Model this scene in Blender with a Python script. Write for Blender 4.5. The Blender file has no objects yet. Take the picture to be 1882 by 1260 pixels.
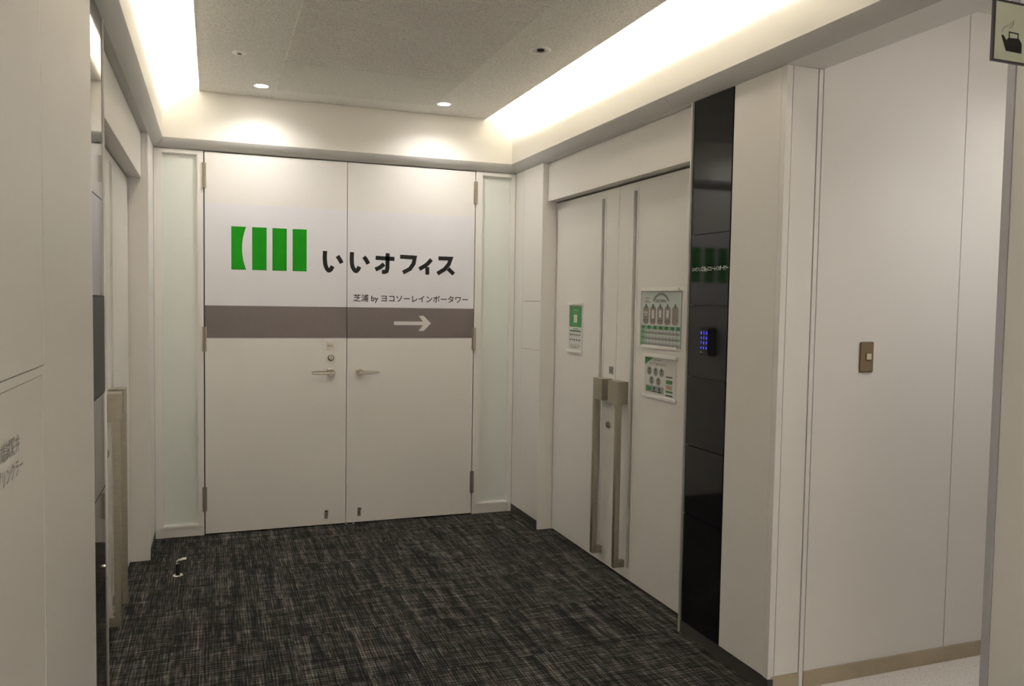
import bpy, bmesh, math, random
from mathutils import Vector, Matrix
random.seed(7)

# ------------------------------------------------------------------ camera
scene = bpy.context.scene
COL = scene.collection
F_PX = 1480.35
CAM = Vector((0.0, 0.0, 1.4992))
RIGHT = Vector((0.93761869, -0.3472857, 0.01624303))
UP = Vector((0.00242326, 0.05324732, 0.99857841))
FWD = Vector((0.3476569, 0.93624642, -0.05076725))
cd = bpy.data.cameras.new('camera')
cd.sensor_fit = 'HORIZONTAL'
cd.sensor_width = 36.0
cd.lens = F_PX / 1882.0 * 36.0
cd.clip_start = 0.02
cam = bpy.data.objects.new('camera', cd)
COL.objects.link(cam)
m = Matrix((RIGHT, UP, -FWD)).transposed().to_4x4()
m.translation = CAM
cam.matrix_world = m
scene.camera = cam

# ------------------------------------------------------------------ view, world, lamp strengths
vs = scene.view_settings
vs.view_transform = 'Standard'
vs.look = 'None'
vs.exposure = 0.43
vs.gamma = 1.0
vs.use_curve_mapping = False
world = bpy.data.worlds.new('world')
scene.world = world
world.use_nodes = True
world.node_tree.nodes['Background'].inputs[0].default_value = (0.9, 0.88, 0.8, 1)
world.node_tree.nodes['Background'].inputs[1].default_value = 0.02
COVE_STRENGTH = 128.0
COVE_COLOR = (1.0, 0.955, 0.89)
DOWN_POWER = 14.8
DOWN_COLOR = (1.0, 0.975, 0.95)
REAR_POWER = 86.0
CORRIDOR_POWER = 26.0

# ------------------------------------------------------------------ main dimensions (metres)
YB = 5.3635            # face of the back doors
RW, LW = 2.003, -0.3385  # faces of right and left wall
RD, LD = 2.1035, -0.4415  # faces of the doors set into them
RH, LH = 2.0385, -0.374  # faces of the lintels above those doors
YC = 2.506             # corridor wall facing the camera
ZS = 2.40              # underside of the bulkhead
PB = 0.0545            # bulkhead projection = radius of its rounded lower edge
ZB = ZS + PB
ZC = 2.745             # suspended ceiling
ZD = 2.95              # top of the light cove
YN = -5.0              # wall behind the camera
XE = 4.6               # end of the side corridor
YBK = YB - PB          # upper back wall face
XCL, XCR = -0.076, 1.748  # ceiling panel edges
YP = 1.61              # corner of the near right wall
ZCC = 2.72             # corridor ceiling


def pix(u, v, axis, val):
    d = FWD + RIGHT * ((u - 941) / F_PX) - UP * ((v - 630) / F_PX)
    t = (val - CAM[axis]) / d[axis]
    return CAM + d * t


# ------------------------------------------------------------------ materials
def nodes_of(name):
    mt = bpy.data.materials.new(name)
    mt.use_nodes = True
    nt = mt.node_tree
    return mt, nt, nt.nodes['Principled BSDF']


def N(nt, kind, **kw):
    n = nt.nodes.new(kind)
    for k, v in kw.items():
        if k in n.inputs:
            n.inputs[k].default_value = v
        else:
            setattr(n, k, v)
    return n


def mth(nt, op, a, b=None):
    n = nt.nodes.new('ShaderNodeMath')
    n.operation = op
    for i, x in enumerate((a, b)):
        if x is None:
            continue
        if isinstance(x, (int, float)):
            n.inputs[i].default_value = x
        else:
            nt.links.new(x, n.inputs[i])
    return n.outputs[0]


def ramp(nt, fac, stops):
    r = nt.nodes.new('ShaderNodeValToRGB')
    el = r.color_ramp.elements
    while len(el) < len(stops):
        el.new(0.5)
    for e, (p, c) in zip(el, stops):
        e.position = p
        e.color = (*c, 1)
    nt.links.new(fac, r.inputs[0])
    return r.outputs[0]


def mat(name, color, rough=0.5, metal=0.0, vary=0.03, scale=6.0, bump=0.0, bscale=300.0, coat=0.0, spec=0.5, stretch=None):
    mt, nt, b = nodes_of(name)
    tc = N(nt, 'ShaderNodeTexCoord')
    mp = N(nt, 'ShaderNodeMapping')
    nt.links.new(tc.outputs['Object'], mp.inputs[0])
    if stretch:
        mp.inputs['Scale'].default_value = stretch
    nz = N(nt, 'ShaderNodeTexNoise', Scale=scale, Detail=4.0)
    nt.links.new(mp.outputs[0], nz.inputs['Vector'])
    lo = tuple(max(0, c * (1 - vary)) for c in color)
    hi = tuple(min(1, c * (1 + vary)) for c in color)
    nt.links.new(ramp(nt, nz.outputs[0], [(0.3, lo), (0.7, hi)]), b.inputs['Base Color'])
    b.inputs['Roughness'].default_value = rough
    b.inputs['Metallic'].default_value = metal
    b.inputs['Coat Weight'].default_value = coat
    b.inputs['Specular IOR Level'].default_value = spec
    if bump:
        bn = N(nt, 'ShaderNodeTexNoise', Scale=bscale, Detail=3.0)
        nt.links.new(tc.outputs['Object'], bn.inputs['Vector'])
        bp = N(nt, 'ShaderNodeBump', Strength=bump, Distance=0.001)
        nt.links.new(bn.outputs[0], bp.inputs['Height'])
        nt.links.new(bp.outputs[0], b.inputs['Normal'])
    return mt


def emit(name, color, strength):
    mt, nt, b = nodes_of(name)
    b.inputs['Base Color'].default_value = (*color, 1)
    b.inputs['Emission Color'].default_value = (*color, 1)
    b.inputs['Emission Strength'].default_value = strength
    return mt


def carpet_material():
    mt, nt, b = nodes_of('carpet')
    tc = N(nt, 'ShaderNodeTexCoord')
    oi = N(nt, 'ShaderNodeObjectInfo')
    off = mth(nt, 'MULTIPLY', oi.outputs['Random'], 41.0)
    cx = N(nt, 'ShaderNodeCombineXYZ')
    for i in range(3):
        nt.links.new(off, cx.inputs[i])

    def nz(sx, sy, detail=2.0):
        mp = N(nt, 'ShaderNodeMapping')
        mp.inputs['Scale'].default_value = (sx, sy, 1)
        nt.links.new(tc.outputs['Object'], mp.inputs[0])
        add = N(nt, 'ShaderNodeVectorMath', operation='ADD')
        nt.links.new(mp.outputs[0], add.inputs[0])
        nt.links.new(cx.outputs[0], add.inputs[1])
        t = N(nt, 'ShaderNodeTexNoise', Scale=1.0, Detail=detail)
        nt.links.new(add.outputs[0], t.inputs['Vector'])
        return t
    fine = nz(125, 9).outputs[0]
    wide = nz(27, 1.0).outputs[0]
    weft = nz(9, 85).outputs[0]
    weft2 = nz(3.5, 24).outputs[0]
    tint = nz(30, 9)
    s = mth(nt, 'ADD', mth(nt, 'MULTIPLY', fine, 0.40), mth(nt, 'MULTIPLY', wide, 0.34))
    s = mth(nt, 'ADD', s, mth(nt, 'MULTIPLY', weft, 0.34))
    s = mth(nt, 'ADD', s, mth(nt, 'MULTIPLY', weft2, 0.16))
    sp = N(nt, 'ShaderNodeSeparateXYZ')
    nt.links.new(tc.outputs['Object'], sp.inputs[0])
    pin = mth(nt, 'SINE', mth(nt, 'MULTIPLY', sp.outputs[0], 2 * math.pi / 0.0125))   # regular warp threads
    row = mth(nt, 'SINE', mth(nt, 'MULTIPLY', sp.outputs[1], 2 * math.pi / 0.0208))   # regular weft rows
    s = mth(nt, 'ADD', s, mth(nt, 'ADD', mth(nt, 'MULTIPLY', pin, 0.035), mth(nt, 'MULTIPLY', row, 0.028)))
    s = mth(nt, 'SUBTRACT', s, 0.125)
    colr = ramp(nt, s, [(0.36, (0.006, 0.006, 0.006)), (0.47, (0.017, 0.0155, 0.014)), (0.57, (0.056, 0.051, 0.045)), (0.70, (0.15, 0.137, 0.12))])
    mx = N(nt, 'ShaderNodeMix', data_type='RGBA', blend_type='OVERLAY')
    mx.inputs[0].default_value = 0.18
    nt.links.new(colr, mx.inputs[6])
    nt.links.new(tint.outputs[1], mx.inputs[7])
    nt.links.new(mx.outputs[2], b.inputs['Base Color'])
    b.inputs['Roughness'].default_value = 0.95
    b.inputs['Specular IOR Level'].default_value = 0.1
    bp = N(nt, 'ShaderNodeBump', Strength=0.6, Distance=0.003)
    nt.links.new(s, bp.inputs['Height'])
    nt.links.new(bp.outputs[0], b.inputs['Normal'])
    return mt


def speckle_material(name, base, speck, scale, lo, hi, rough=0.9, bump=0.3):
    mt, nt, b = nodes_of(name)
    tc = N(nt, 'ShaderNodeTexCoord')
    n1 = N(nt, 'ShaderNodeTexNoise', Scale=scale, Detail=3.0)
    nt.links.new(tc.outputs['Object'], n1.inputs['Vector'])
    nt.links.new(ramp(nt, n1.outputs[0], [(lo, speck), (hi, base)]), b.inputs['Base Color'])
    b.inputs['Roughness'].default_value = rough
    if bump:
        bp = N(nt, 'ShaderNodeBump', Strength=bump, Distance=0.002)
        nt.links.new(n1.outputs[0], bp.inputs['Height'])
        nt.links.new(bp.outputs[0], b.inputs['Normal'])
    return mt


M = {
    'wall': mat('white_panel', (0.80, 0.772, 0.728), 0.42, vary=0.012, scale=2.0, bump=0.06, bscale=500),
    'upper': mat('upper_wall_paint', (0.82, 0.79, 0.72), 0.7, vary=0.01, scale=2.0),
    'door': mat('door_paint', (0.80, 0.772, 0.728), 0.38, vary=0.012, scale=2.0, bump=0.05, bscale=420),
    'frame': mat('frame_paint', (0.80, 0.775, 0.735), 0.4, vary=0.012),
    'cornice': mat('cornice_metal', (0.56, 0.55, 0.52), 0.45, vary=0.012, scale=3.0),
    'film': mat('white_film', (0.79, 0.775, 0.81), 0.45, vary=0.008),
    'band': mat('grey_film', (0.135, 0.112, 0.106), 0.5, vary=0.02, scale=40),
    'green': mat('green_film', (0.006, 0.205, 0.004), 0.5, vary=0.02, spec=0.12),
    'ink': mat('black_film', (0.011, 0.010, 0.010), 0.5, vary=0.02, spec=0.2),
    'arrow': mat('arrow_film', (0.66, 0.63, 0.62), 0.5, vary=0.01),
    'frost': mat('frosted_glass', (0.755, 0.785, 0.73), 0.32, vary=0.01, coat=0.3),
    'metal': mat('satin_nickel', (0.33, 0.30, 0.25), 0.30, 1.0, vary=0.04, scale=30),
    'hinge': mat('hinge_metal', (0.36, 0.32, 0.27), 0.38, 1.0, vary=0.05, scale=30),
    'steel': mat('brushed_steel', (0.40, 0.37, 0.30), 0.40, 1.0, vary=0.12, scale=40, stretch=(1, 1, 12)),
    'chrome': mat('chrome', (0.82, 0.80, 0.76), 0.12, 1.0, vary=0.02),
    'black': mat('black_gloss_panel', (0.006, 0.006, 0.007), 0.05, vary=0.1, spec=0.30),
    'black_matt': mat('black_matt_panel', (0.012, 0.0115, 0.012), 0.50, vary=0.08, spec=0.35),
    'bead': mat('grey_bead', (0.47, 0.46, 0.49), 0.5),
    'alu': mat('aluminium_trim', (0.66, 0.64, 0.60), 0.35, 0.6, vary=0.03),
    'base_dark': mat('dark_skirting', (0.040, 0.036, 0.032), 0.55, vary=0.08, scale=12),
    'base_tan': mat('tan_skirting', (0.43, 0.36, 0.255), 0.55, vary=0.08, scale=10),
    'rubber': mat('black_rubber', (0.012, 0.012, 0.012), 0.6),
    'plastic': mat('black_plastic', (0.008, 0.008, 0.009), 0.55, spec=0.25),
    'whiteplastic': mat('white_plastic', (0.88, 0.86, 0.82), 0.35),
    'plate': mat('bronze_plate', (0.24, 0.175, 0.105), 0.42, 0.2, vary=0.05, scale=30),
    'rocker': mat('cream_rocker', (0.66, 0.60, 0.42), 0.35),
    'paper': mat('paper', (0.62, 0.61, 0.57), 0.55, vary=0.01),
    'paper_green': mat('pale_paper', (0.52, 0.56, 0.53), 0.5, vary=0.01),
    'print_green': mat('print_green', (0.035, 0.20, 0.05), 0.55),
    'print_dkgreen': mat('print_dark_green', (0.012, 0.075, 0.03), 0.55),
    'print_ltgreen': mat('print_light_green', (0.16, 0.33, 0.17), 0.55),
    'print_grey': mat('print_grey', (0.27, 0.27, 0.25), 0.55),
    'print_brown': mat('print_brown', (0.20, 0.165, 0.135), 0.55, vary=0.35, scale=160),
    'print_dark': mat('print_dark', (0.03, 0.028, 0.026), 0.55),
    'print_peach': mat('print_peach', (0.50, 0.32, 0.24), 0.55, vary=0.3, scale=120),
    'print_blue': mat('print_blue', (0.10, 0.16, 0.26), 0.55),
    'signface': mat('sign_acrylic', (0.47, 0.49, 0.38), 0.3, vary=0.01),
    'signframe': mat('sign_frame', (0.030, 0.026, 0.033), 0.4),
    'slit': mat('slit_glass', (0.075, 0.075, 0.07), 0.08),
    'wht_letter': mat('white_lettering', (0.72, 0.70, 0.66), 0.5),
    'void': mat('dark_backing', (0.03, 0.028, 0.025), 0.9),
    'carpet': carpet_material(),
    'tile': speckle_material('ceiling_tile', (0.87, 0.85, 0.79), (0.64, 0.61, 0.55), 170, 0.36, 0.50),
    'rib': speckle_material('ribbed_tile', (0.80, 0.78, 0.71), (0.58, 0.55, 0.48), 190, 0.36, 0.50),
    'terrazzo': speckle_material('terrazzo', (0.74, 0.71, 0.66), (0.36, 0.31, 0.25), 130, 0.33, 0.42, rough=0.35, bump=0.0),
    'lamp': emit('lamp_disc', (1.0, 0.95, 0.90), 40.0),
    'cove': emit('cove_strip', COVE_COLOR, COVE_STRENGTH),
    'blue': emit('blue_digit', (0.05, 0.05, 1.0), 0.9),
}


# ------------------------------------------------------------------ object helpers
def tag(o, label=None, cat=None, group=None, kind=None):
    if label:
        o['label'] = label
    if cat:
        o['category'] = cat
    if group:
        o['group'] = group
    if kind:
        o['kind'] = kind
    return o


def attach(o, parent):
    if parent is not None:
        o.parent = parent
        o.matrix_parent_inverse = parent_world(parent).inverted()
    return o


def parent_world(p):
    w = p.matrix_basis.copy()
    if p.parent:
        w = parent_world(p.parent) @ p.matrix_parent_inverse @ w
    return w


def link(name, me, material, parent=None):
    if material is not None:
        me.materials.clear()
        me.materials.append(M[material] if isinstance(material, str) else material)
    o = bpy.data.objects.new(name, me)
    COL.objects.link(o)
    return attach(o, parent)


def thing(name, loc, label, cat, group=None, kind=None):
    o = bpy.data.objects.new(name, None)
    o.empty_display_size = 0.1
    COL.objects.link(o)
    o.location = loc
    return tag(o, label, cat, group, kind)


def add_box(bm, x0, x1, y0, y1, z0, z1):
    x0, x1 = sorted((x0, x1)); y0, y1 = sorted((y0, y1)); z0, z1 = sorted((z0, z1))
    vs_ = [bm.verts.new((x, y, z)) for x in (x0, x1) for y in (y0, y1) for z in (z0, z1)]
    for f in ((0, 1, 3, 2), (4, 6, 7, 5), (0, 4, 5, 1), (2, 3, 7, 6), (0, 2, 6, 4), (1, 5, 7, 3)):
        bm.faces.new([vs_[i] for i in f])


def finish(bm, name, material, parent=None, bevel=0.0, smooth=False, seg=2):
    bmesh.ops.recalc_face_normals(bm, faces=bm.faces)
    if bevel:
        bmesh.ops.bevel(bm, geom=[e for e in bm.edges], offset=bevel, segments=seg, affect='EDGES', clamp_overlap=True)
    me = bpy.data.meshes.new(name)
    bm.to_mesh(me)
    bm.free()
    if smooth:
        me.shade_smooth()
    return link(name, me, material, parent)


def boxes(name, lst, material, parent=None, bevel=0.0):
    bm = bmesh.new()
    for b in lst:
        add_box(bm, *b)
    return finish(bm, name, material, parent, bevel)


def box(name, b, material, parent=None, bevel=0.0):
    return boxes(name, [b], material, parent, bevel)


class Frame:
    """u runs to the right seen from the room, v is height, w comes out of the wall."""
    def __init__(self, o, eu, ew):
        self.o, self.eu, self.ew = Vector(o), Vector(eu), Vector(ew)
        self.m = Matrix((self.eu, Vector((0, 0, 1)), self.ew)).transposed().to_4x4()
        self.m.translation = self.o

    def p(self, u, v, w):
        return self.m @ Vector((u, v, w))

    def box(self, name, b, material, parent=None, bevel=0.0):
        return self.boxes(name, [b], material, parent, bevel)

    def boxes(self, name, lst, material, parent=None, bevel=0.0):
        bm = bmesh.new()
        for b in lst:
            add_box(bm, *b)
        bmesh.ops.transform(bm, matrix=self.m, verts=bm.verts)
        return finish(bm, name, material, parent, bevel)

    def polys(self, name, polys, w, material, parent=None, thick=0.0004):
        bm = bmesh.new()
        for pl in polys:
            vsx = [bm.verts.new(self.p(u, v, w)) for u, v in pl]
            f = bm.faces.new(vsx)
            r = bmesh.ops.extrude_face_region(bm, geom=[f])
            bmesh.ops.translate(bm, vec=self.ew * thick, verts=[g for g in r['geom'] if isinstance(g, bmesh.types.BMVert)])
        return finish(bm, name, material, parent)

    def lathe(self, name, u, v, prof, material, parent=None, n=28):
        """prof: list of (radius, w); axis along w."""
        bm = bmesh.new()
        rings = []
        for r, w in prof:
            if r < 1e-6:
                rings.append([bm.verts.new(self.p(u, v, w))])
            else:
                rings.append([bm.verts.new(self.p(u + r * math.cos(2 * math.pi * k / n), v + r * math.sin(2 * math.pi * k / n), w)) for k in range(n)])
        join_rings(bm, rings, n)
        return finish(bm, name, material, parent, smooth=False)

    def text(self, name, body, u0, u1, v0, v1, w, material, parent=None, bold=0.0, shear=0.0):
        c = bpy.data.curves.new(name, 'FONT')
        c.body = body
        c.size = 1.0
        c.offset = bold
        c.shear = shear
        c.extrude = 0.0
        c.resolution_u = 4
        o = bpy.data.objects.new(name, c)
        COL.objects.link(o)
        bpy.context.view_layer.update()
        me = bpy.data.meshes.new_from_object(o.evaluated_get(bpy.context.evaluated_depsgraph_get()))
        bpy.data.objects.remove(o)
        bpy.data.curves.remove(c)
        xs = [q.co.x for q in me.vertices]; ys = [q.co.y for q in me.vertices]
        ax, bx_, ay, by_ = min(xs), max(xs), min(ys), max(ys)
        for q in me.vertices:
            q.co = self.p(u0 + (q.co.x - ax) / (bx_ - ax) * (u1 - u0), v0 + (q.co.y - ay) / (by_ - ay) * (v1 - v0), w)
        return link(name, me, material, parent)


def join_rings(bm, rings, n):
    for a, b in zip(rings, rings[1:]):
        if len(a) == 1 and len(b) == 1:
            continue
        for k in range(n):
            k2 = (k + 1) % n
            if len(a) == 1:
                bm.faces.new((a[0], b[k], b[k2]))
            elif len(b) == 1:
                bm.faces.new((a[k], b[0], a[k2]))
            else:
                bm.faces.new((a[k], b[k], b[k2], a[k2]))


def tube(bm, pts, r, n=12, caps=True):
    rings = []
    for i, p in enumerate(pts):
        p = Vector(p)
        a = Vector(pts[max(0, i - 1)]); b = Vector(pts[min(len(pts) - 1, i + 1)])
        t = (b - a).normalized()
        up = Vector((0, 0, 1)) if abs(t.z) < 0.9 else Vector((1, 0, 0))
        s = t.cross(up).normalized(); q = s.cross(t)
        rr = r[i] if isinstance(r, (list, tuple)) else r
        rings.append([bm.verts.new(p + s * rr * math.cos(2 * math.pi * k / n) + q * rr * math.sin(2 * math.pi * k / n)) for k in range(n)])
    join_rings(bm, rings, n)
    if caps:
        bm.faces.new(rings[0]); bm.faces.new(rings[-1])


def stroke(pts, wd):
    """quads along a polyline with mitred joints, butt ends"""
    P = [Vector(p) for p in pts]
    L, R = [], []
    for i, p in enumerate(P):
        d1 = (P[i] - P[i - 1]).normalized() if i else None
        d2 = (P[i + 1] - P[i]).normalized() if i < len(P) - 1 else None
        d1 = d1 or d2; d2 = d2 or d1
        t = (d1 + d2).normalized()
        nrm = Vector((-t.y, t.x))
        k = min(2.0, 1 / max(0.3, nrm.dot(Vector((-d1.y, d1.x)))))
        L.append(p + nrm * wd / 2 * k); R.append(p - nrm * wd / 2 * k)
    return [[tuple(L[i]), tuple(L[i + 1]), tuple(R[i + 1]), tuple(R[i])] for i in range(len(P) - 1)]


def outline(pts, wd):
    P = stroke(pts, wd)
    left = [q[0] for q in P] + [P[-1][1]]
    right = [q[3] for q in P] + [P[-1][2]]
    return [left + right[::-1]]


def smooth_path(pts, k=4):
    P = [Vector(p) for p in pts]
    out = []
    for i in range(len(P) - 1):
        a, b, c, d = P[max(0, i - 1)], P[i], P[i + 1], P[min(len(P) - 1, i + 2)]
        for j in range(k):
            t = j / k
            out.append(0.5 * ((2 * b) + (c - a) * t + (2 * a - 5 * b + 4 * c - d) * t * t + (3 * b - a - 3 * c + d) * t ** 3))
    out.append(P[-1])
    return out


FB = Frame((0, YB, 0), (1, 0, 0), (0, -1, 0))       # back doors
FR = Frame((RD, 0, 0), (0, -1, 0), (-1, 0, 0))      # right doors, u = -y
FL = Frame((LD, 0, 0), (0, 1, 0), (1, 0, 0))        # left doors, u = +y
FRW = Frame((2.008, 0, 0), (0, -1, 0), (-1, 0, 0))  # right wall panels
FLW = Frame((LW, 0, 0), (0, 1, 0), (1, 0, 0))       # left wall panels
FC = Frame((0, YC, 0), (1, 0, 0), (0, -1, 0))       # corridor wall

# ------------------------------------------------------------------ floor
floor = thing('floor', (0.8, 2.0, 0), 'dark charcoal woven carpet floor laid in square tiles', 'floor', kind='structure')
box('subfloor', (LD - 0.3, 2.06, 0.61, YB + 0.15, -0.05, -0.004), 'void', floor)
TS = 0.5


def tile_mesh(w, d):
    bm = bmesh.new()
    add_box(bm, -w / 2 + 0.0004, w / 2 - 0.0004, -d / 2 + 0.0004, d / 2 - 0.0004, -0.004, 0.0)
    bmesh.ops.recalc_face_normals(bm, faces=bm.faces)
    me = bpy.data.meshes.new('carpet_tile')
    bm.to_mesh(me); bm.free()
    me.materials.append(M['carpet'])
    return me


tm = {}
xs = [LD - 0.01, -0.17, 0.33, 0.83, 1.33, 1.83, RD + 0.01]
ys = [4.61 - 0.5 * k for k in range(8, -1, -1)] + [5.11, YB + 0.04]
for i in range(len(xs) - 1):
    for j in range(len(ys) - 1):
        x0, x1, y0, y1 = xs[i], xs[i + 1], ys[j], ys[j + 1]
        if y1 < 2.52:
            x1 = min(x1, 2.012)
        key = (round(x1 - x0, 4), round(y1 - y0, 4))
        if key not in tm:
            tm[key] = tile_mesh(*key)
        t = bpy.data.objects.new('carpet_tile', tm[key])
        COL.objects.link(t)
        t.location = ((x0 + x1) / 2, (y0 + y1) / 2, random.uniform(-0.0004, 0.0))
        attach(t, floor)
fc = boxes('floor_corridor', [(2.013, XE, YP, YC + 0.03, -0.05, 0.0), (LD - 0.3, 2.2, YN, 0.609, -0.05, 0.0)], 'terrazzo')
tag(fc, 'pale speckled terrazzo floor beyond the dark carpet', 'floor', kind='structure')

# ------------------------------------------------------------------ ceiling: panel with ribbed middle, light coves on both sides
ceil = thing('ceiling', (0.8, 2.0, ZC), 'suspended ceiling of speckled acoustic tiles with ribbed middle strip', 'ceiling', kind='structure')
ED = 0.045
XA, XB = 0.355, 1.325


def tile_run(x0, x1, joints, z, material, name):
    for a, b in zip(joints, joints[1:]):
        box(name, (x0, x1, a + 0.0006, b - 0.0006, z, z + 0.02), material, ceil)


jn = [YN] + [YBK - 0.008 - 0.606 * k for k in range(17, -1, -1)]
tile_run(XCL + 0.006, XA, jn, ZC, 'tile', 'border_tile')
tile_run(XB, XCR - 0.006, jn, ZC, 'tile', 'border_tile')
Y1, Y2 = 4.47, 5.07
box('plain_tile', (XA, XB, Y1, Y2, ZC - 0.004, ZC + 0.02), 'rib', ceil)
box('end_tile', (XA, XB, Y2, YBK - 0.008, ZC - 0.003, ZC + 0.02), 'tile', ceil)


def ribbed(y0, y1):
    bm = bmesh.new()
    add_box(bm, XA, XB, y0 + 0.0005, y1 - 0.0005, ZC + 0.003, ZC + 0.02)
    n = max(1, round((y1 - y0) / 0.030))
    p = (y1 - y0) / n
    for k in range(n):
        add_box(bm, XA, XB, y0 + k * p + 0.005, y0 + (k + 1) * p - 0.005, ZC - 0.008, ZC + 0.003)
    finish(bm, 'ribbed_tile', 'rib', ceil)


yy = Y1
while yy > YN + 0.01:
    y0 = max(YN, yy - 0.606)
    ribbed(y0, yy)
    yy = y0
for x0, x1 in ((XCL, XCL + 0.006), (XCR - 0.006, XCR)):
    box('edge_strip', (x0, x1, YN, YBK - 0.004, ZC - 0.002, ZC + ED), 'alu', ceil)
box('upstand', (XCL + 0.006, XCR - 0.006, YN, YBK - 0.002, ZC + 0.0202, ZC + ED), 'upper', ceil)
deck = box('ceiling_cove', (LW - 0.3, 2.2, YN, YB + 0.15, ZD, ZD + 0.05), 'upper')
tag(deck, 'white upper ceiling inside the light coves', 'ceiling', kind='structure')
for nm, x0, x1, lb in (('left', XCL + 0.03, XCL + 0.055, 'lit strip lamp hidden above the ceiling edge over the near hatch wall'),
                       ('right', XCR - 0.055, XCR - 0.03, 'lit strip lamp hidden above the ceiling edge over the poster doors')):
    t = thing('cove_lamp', ((x0 + x1) / 2, 2.0, ZC + ED), lb, 'light')
    box('housing', (x0, x1, 1.65, 5.17, ZC + ED, ZC + ED + 0.012), 'whiteplastic', t)
    box('light_strip', (x0 + 0.002, x1 - 0.002, 1.65, 5.17, ZC + ED + 0.0125, ZC + ED + 0.035), 'cove', t)
cc = box('ceiling_corridor', (2.175, XE, YP, YC, ZCC, ZCC + 0.05), 'upper')
tag(cc, 'plain pale ceiling of the side corridor', 'ceiling', kind='structure')

# ------------------------------------------------------------------ upper walls and rounded cornice
wb = thing('wall_back', (0.83, YB, 0), 'back wall of the lobby with a pale upper band above the white double doors', 'wall', kind='structure')
box('upper_face', (LW - 0.2, 2.2, YBK, YB + 0.15, ZB, ZD), 'upper', wb)
box('backing', (LW - 0.2, 2.2, YB + 0.05, YB + 0.15, -0.05, ZB), 'void', wb)
box('soffit', (LW - 0.2, 2.2, YB, YB + 0.05, ZS, ZB), 'cornice', wb)
wl = thing('wall_left', (LW, 2.5, 0), 'left lobby wall of white panels with a recessed double door', 'wall', kind='structure')
wr = thing('wall_right', (RW, 3.8, 0), 'right lobby wall of white panels with a recessed double door and black strip', 'wall', kind='structure')
box('upper_face', (LW - 0.2, LW + PB, YN, YBK, ZB, ZD), 'upper', wl)
box('upper_face', (RW - PB, 2.175, YN, YBK, ZB, ZD), 'upper', wr)
box('soffit', (LW - 0.2, LW, YN, YB, ZS, ZB), 'cornice', wl)
box('soffit', (RW, 2.175, YN, YB, ZS, ZB), 'wall', wr)

A0, A1 = math.radians(24), math.radians(66)   # the cornice curve starts and ends with a crisp arris
_s = PB / (math.cos(A0) - math.cos(A1))
arc = [(_s * (math.cos(A0 + (A1 - A0) * k / 20) - math.cos(A1)), -_s * (math.sin(A0 + (A1 - A0) * k / 20) - math.sin(A0))) for k in range(21)]  # (projection, drop)


def cornice(name, kind_axis, wallpos, sign, a0, a1, mitre0, mitre1, label):
    """kind_axis 'y': runs along y on an x-wall; 'x': runs along x on the back wall"""
    bm = bmesh.new()
    prof = arc + [(0.0, 0.0)]
    ends = []
    for a, mt in ((a0, mitre0), (a1, mitre1)):
        ring = []
        for d, dz in prof:
            al = a + mt * d
            if kind_axis == 'y':
                ring.append(bm.verts.new((wallpos + sign * d, al, ZB + dz)))
            else:
                ring.append(bm.verts.new((al, wallpos + sign * d, ZB + dz)))
        ends.append(ring)
    n = len(prof)
    for k in range(n):
        f = bm.faces.new((ends[0][k], ends[0][(k + 1) % n], ends[1][(k + 1) % n], ends[1][k]))
    bm.faces.new(ends[0]); bm.faces.new(ends[1])
    o = finish(bm, name, 'cornice')
    return tag(o, label, 'trim', kind='structure')


G = 0.0009
cornice('trim_1', 'x', YB, -1, LW, RW, 1, -1, 'rounded pale metal cornice running above the sign doors')
cornice('trim_2', 'y', LW, 1, YN, YB, 0, -1, 'rounded pale metal cornice along the hatch wall')
cornice('trim_3', 'y', RW, -1, 5.20 + G, YB, 0, -1, 'short rounded cornice piece in the corner by the poster doors')
cornice('trim_4', 'y', RW, -1, 3.28 + G, 5.20 - G, 0, 0, 'rounded pale metal cornice running above the poster doors')
cornice('trim_5', 'y', RW, -1, YN, 3.28 - G, 0, 0, 'rounded pale metal cornice running above the black strip')

# ------------------------------------------------------------------ back double doors
XL, XR = -0.051, 1.7035
XM = (XL + XR) / 2
S1, S2, S3 = 2.0823, 1.4477, 1.244


def hinge(fr, parent, u, z0, z1, w=0.0):
    h = fr.boxes('hinge', [(u - 0.014, u - 0.0005, z0, z1, w, w + 0.003), (u + 0.0005, u + 0.014, z0, z1, w, w + 0.003)], 'hinge', parent)
    zm = (z0 + z1) / 2
    bm = bmesh.new()
    for a, b in ((z0, zm - 0.001), (zm + 0.001, z1)):
        tube(bm, [fr.p(u, a, w + 0.008), fr.p(u, b, w + 0.008)], 0.0075, 12)
    k = finish(bm, 'knuckle', 'hinge', h, smooth=False)
    return h


def lever(fr, parent, u, v, s):
    h = fr.lathe('lever_handle', u, v, [(0.0, 0.0005), (0.026, 0.0005), (0.026, 0.007), (0.024, 0.009), (0.0, 0.009)], 'metal', parent)
    bm = bmesh.new()
    tube(bm, [fr.p(u, v, 0.009), fr.p(u, v, 0.045)], 0.010, 16)
    finish(bm, 'spindle', 'metal', h)
    bm = bmesh.new()
    prof = [(-0.012, 0.012), (0.03, 0.0115), (0.09, 0.0105), (0.118, 0.009), (0.126, 0.005)]
    rings = []
    for a, hh in prof:
        rings.append([bm.verts.new(fr.p(u + s * a, v + hh * dv, 0.045 + dw)) for dv, dw in ((1, 0.001), (0.6, 0.009), (-0.6, 0.009), (-1, 0.001), (-0.6, -0.006), (0.6, -0.006))])
    for a, b in zip(rings, rings[1:]):
        for k in range(6):
            bm.faces.new((a[k], b[k], b[(k + 1) % 6], a[(k + 1) % 6]))
    bm.faces.new(rings[0]); bm.faces.new(rings[-1])
    finish(bm, 'lever', 'metal', h, bevel=0.0)
    return h


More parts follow.
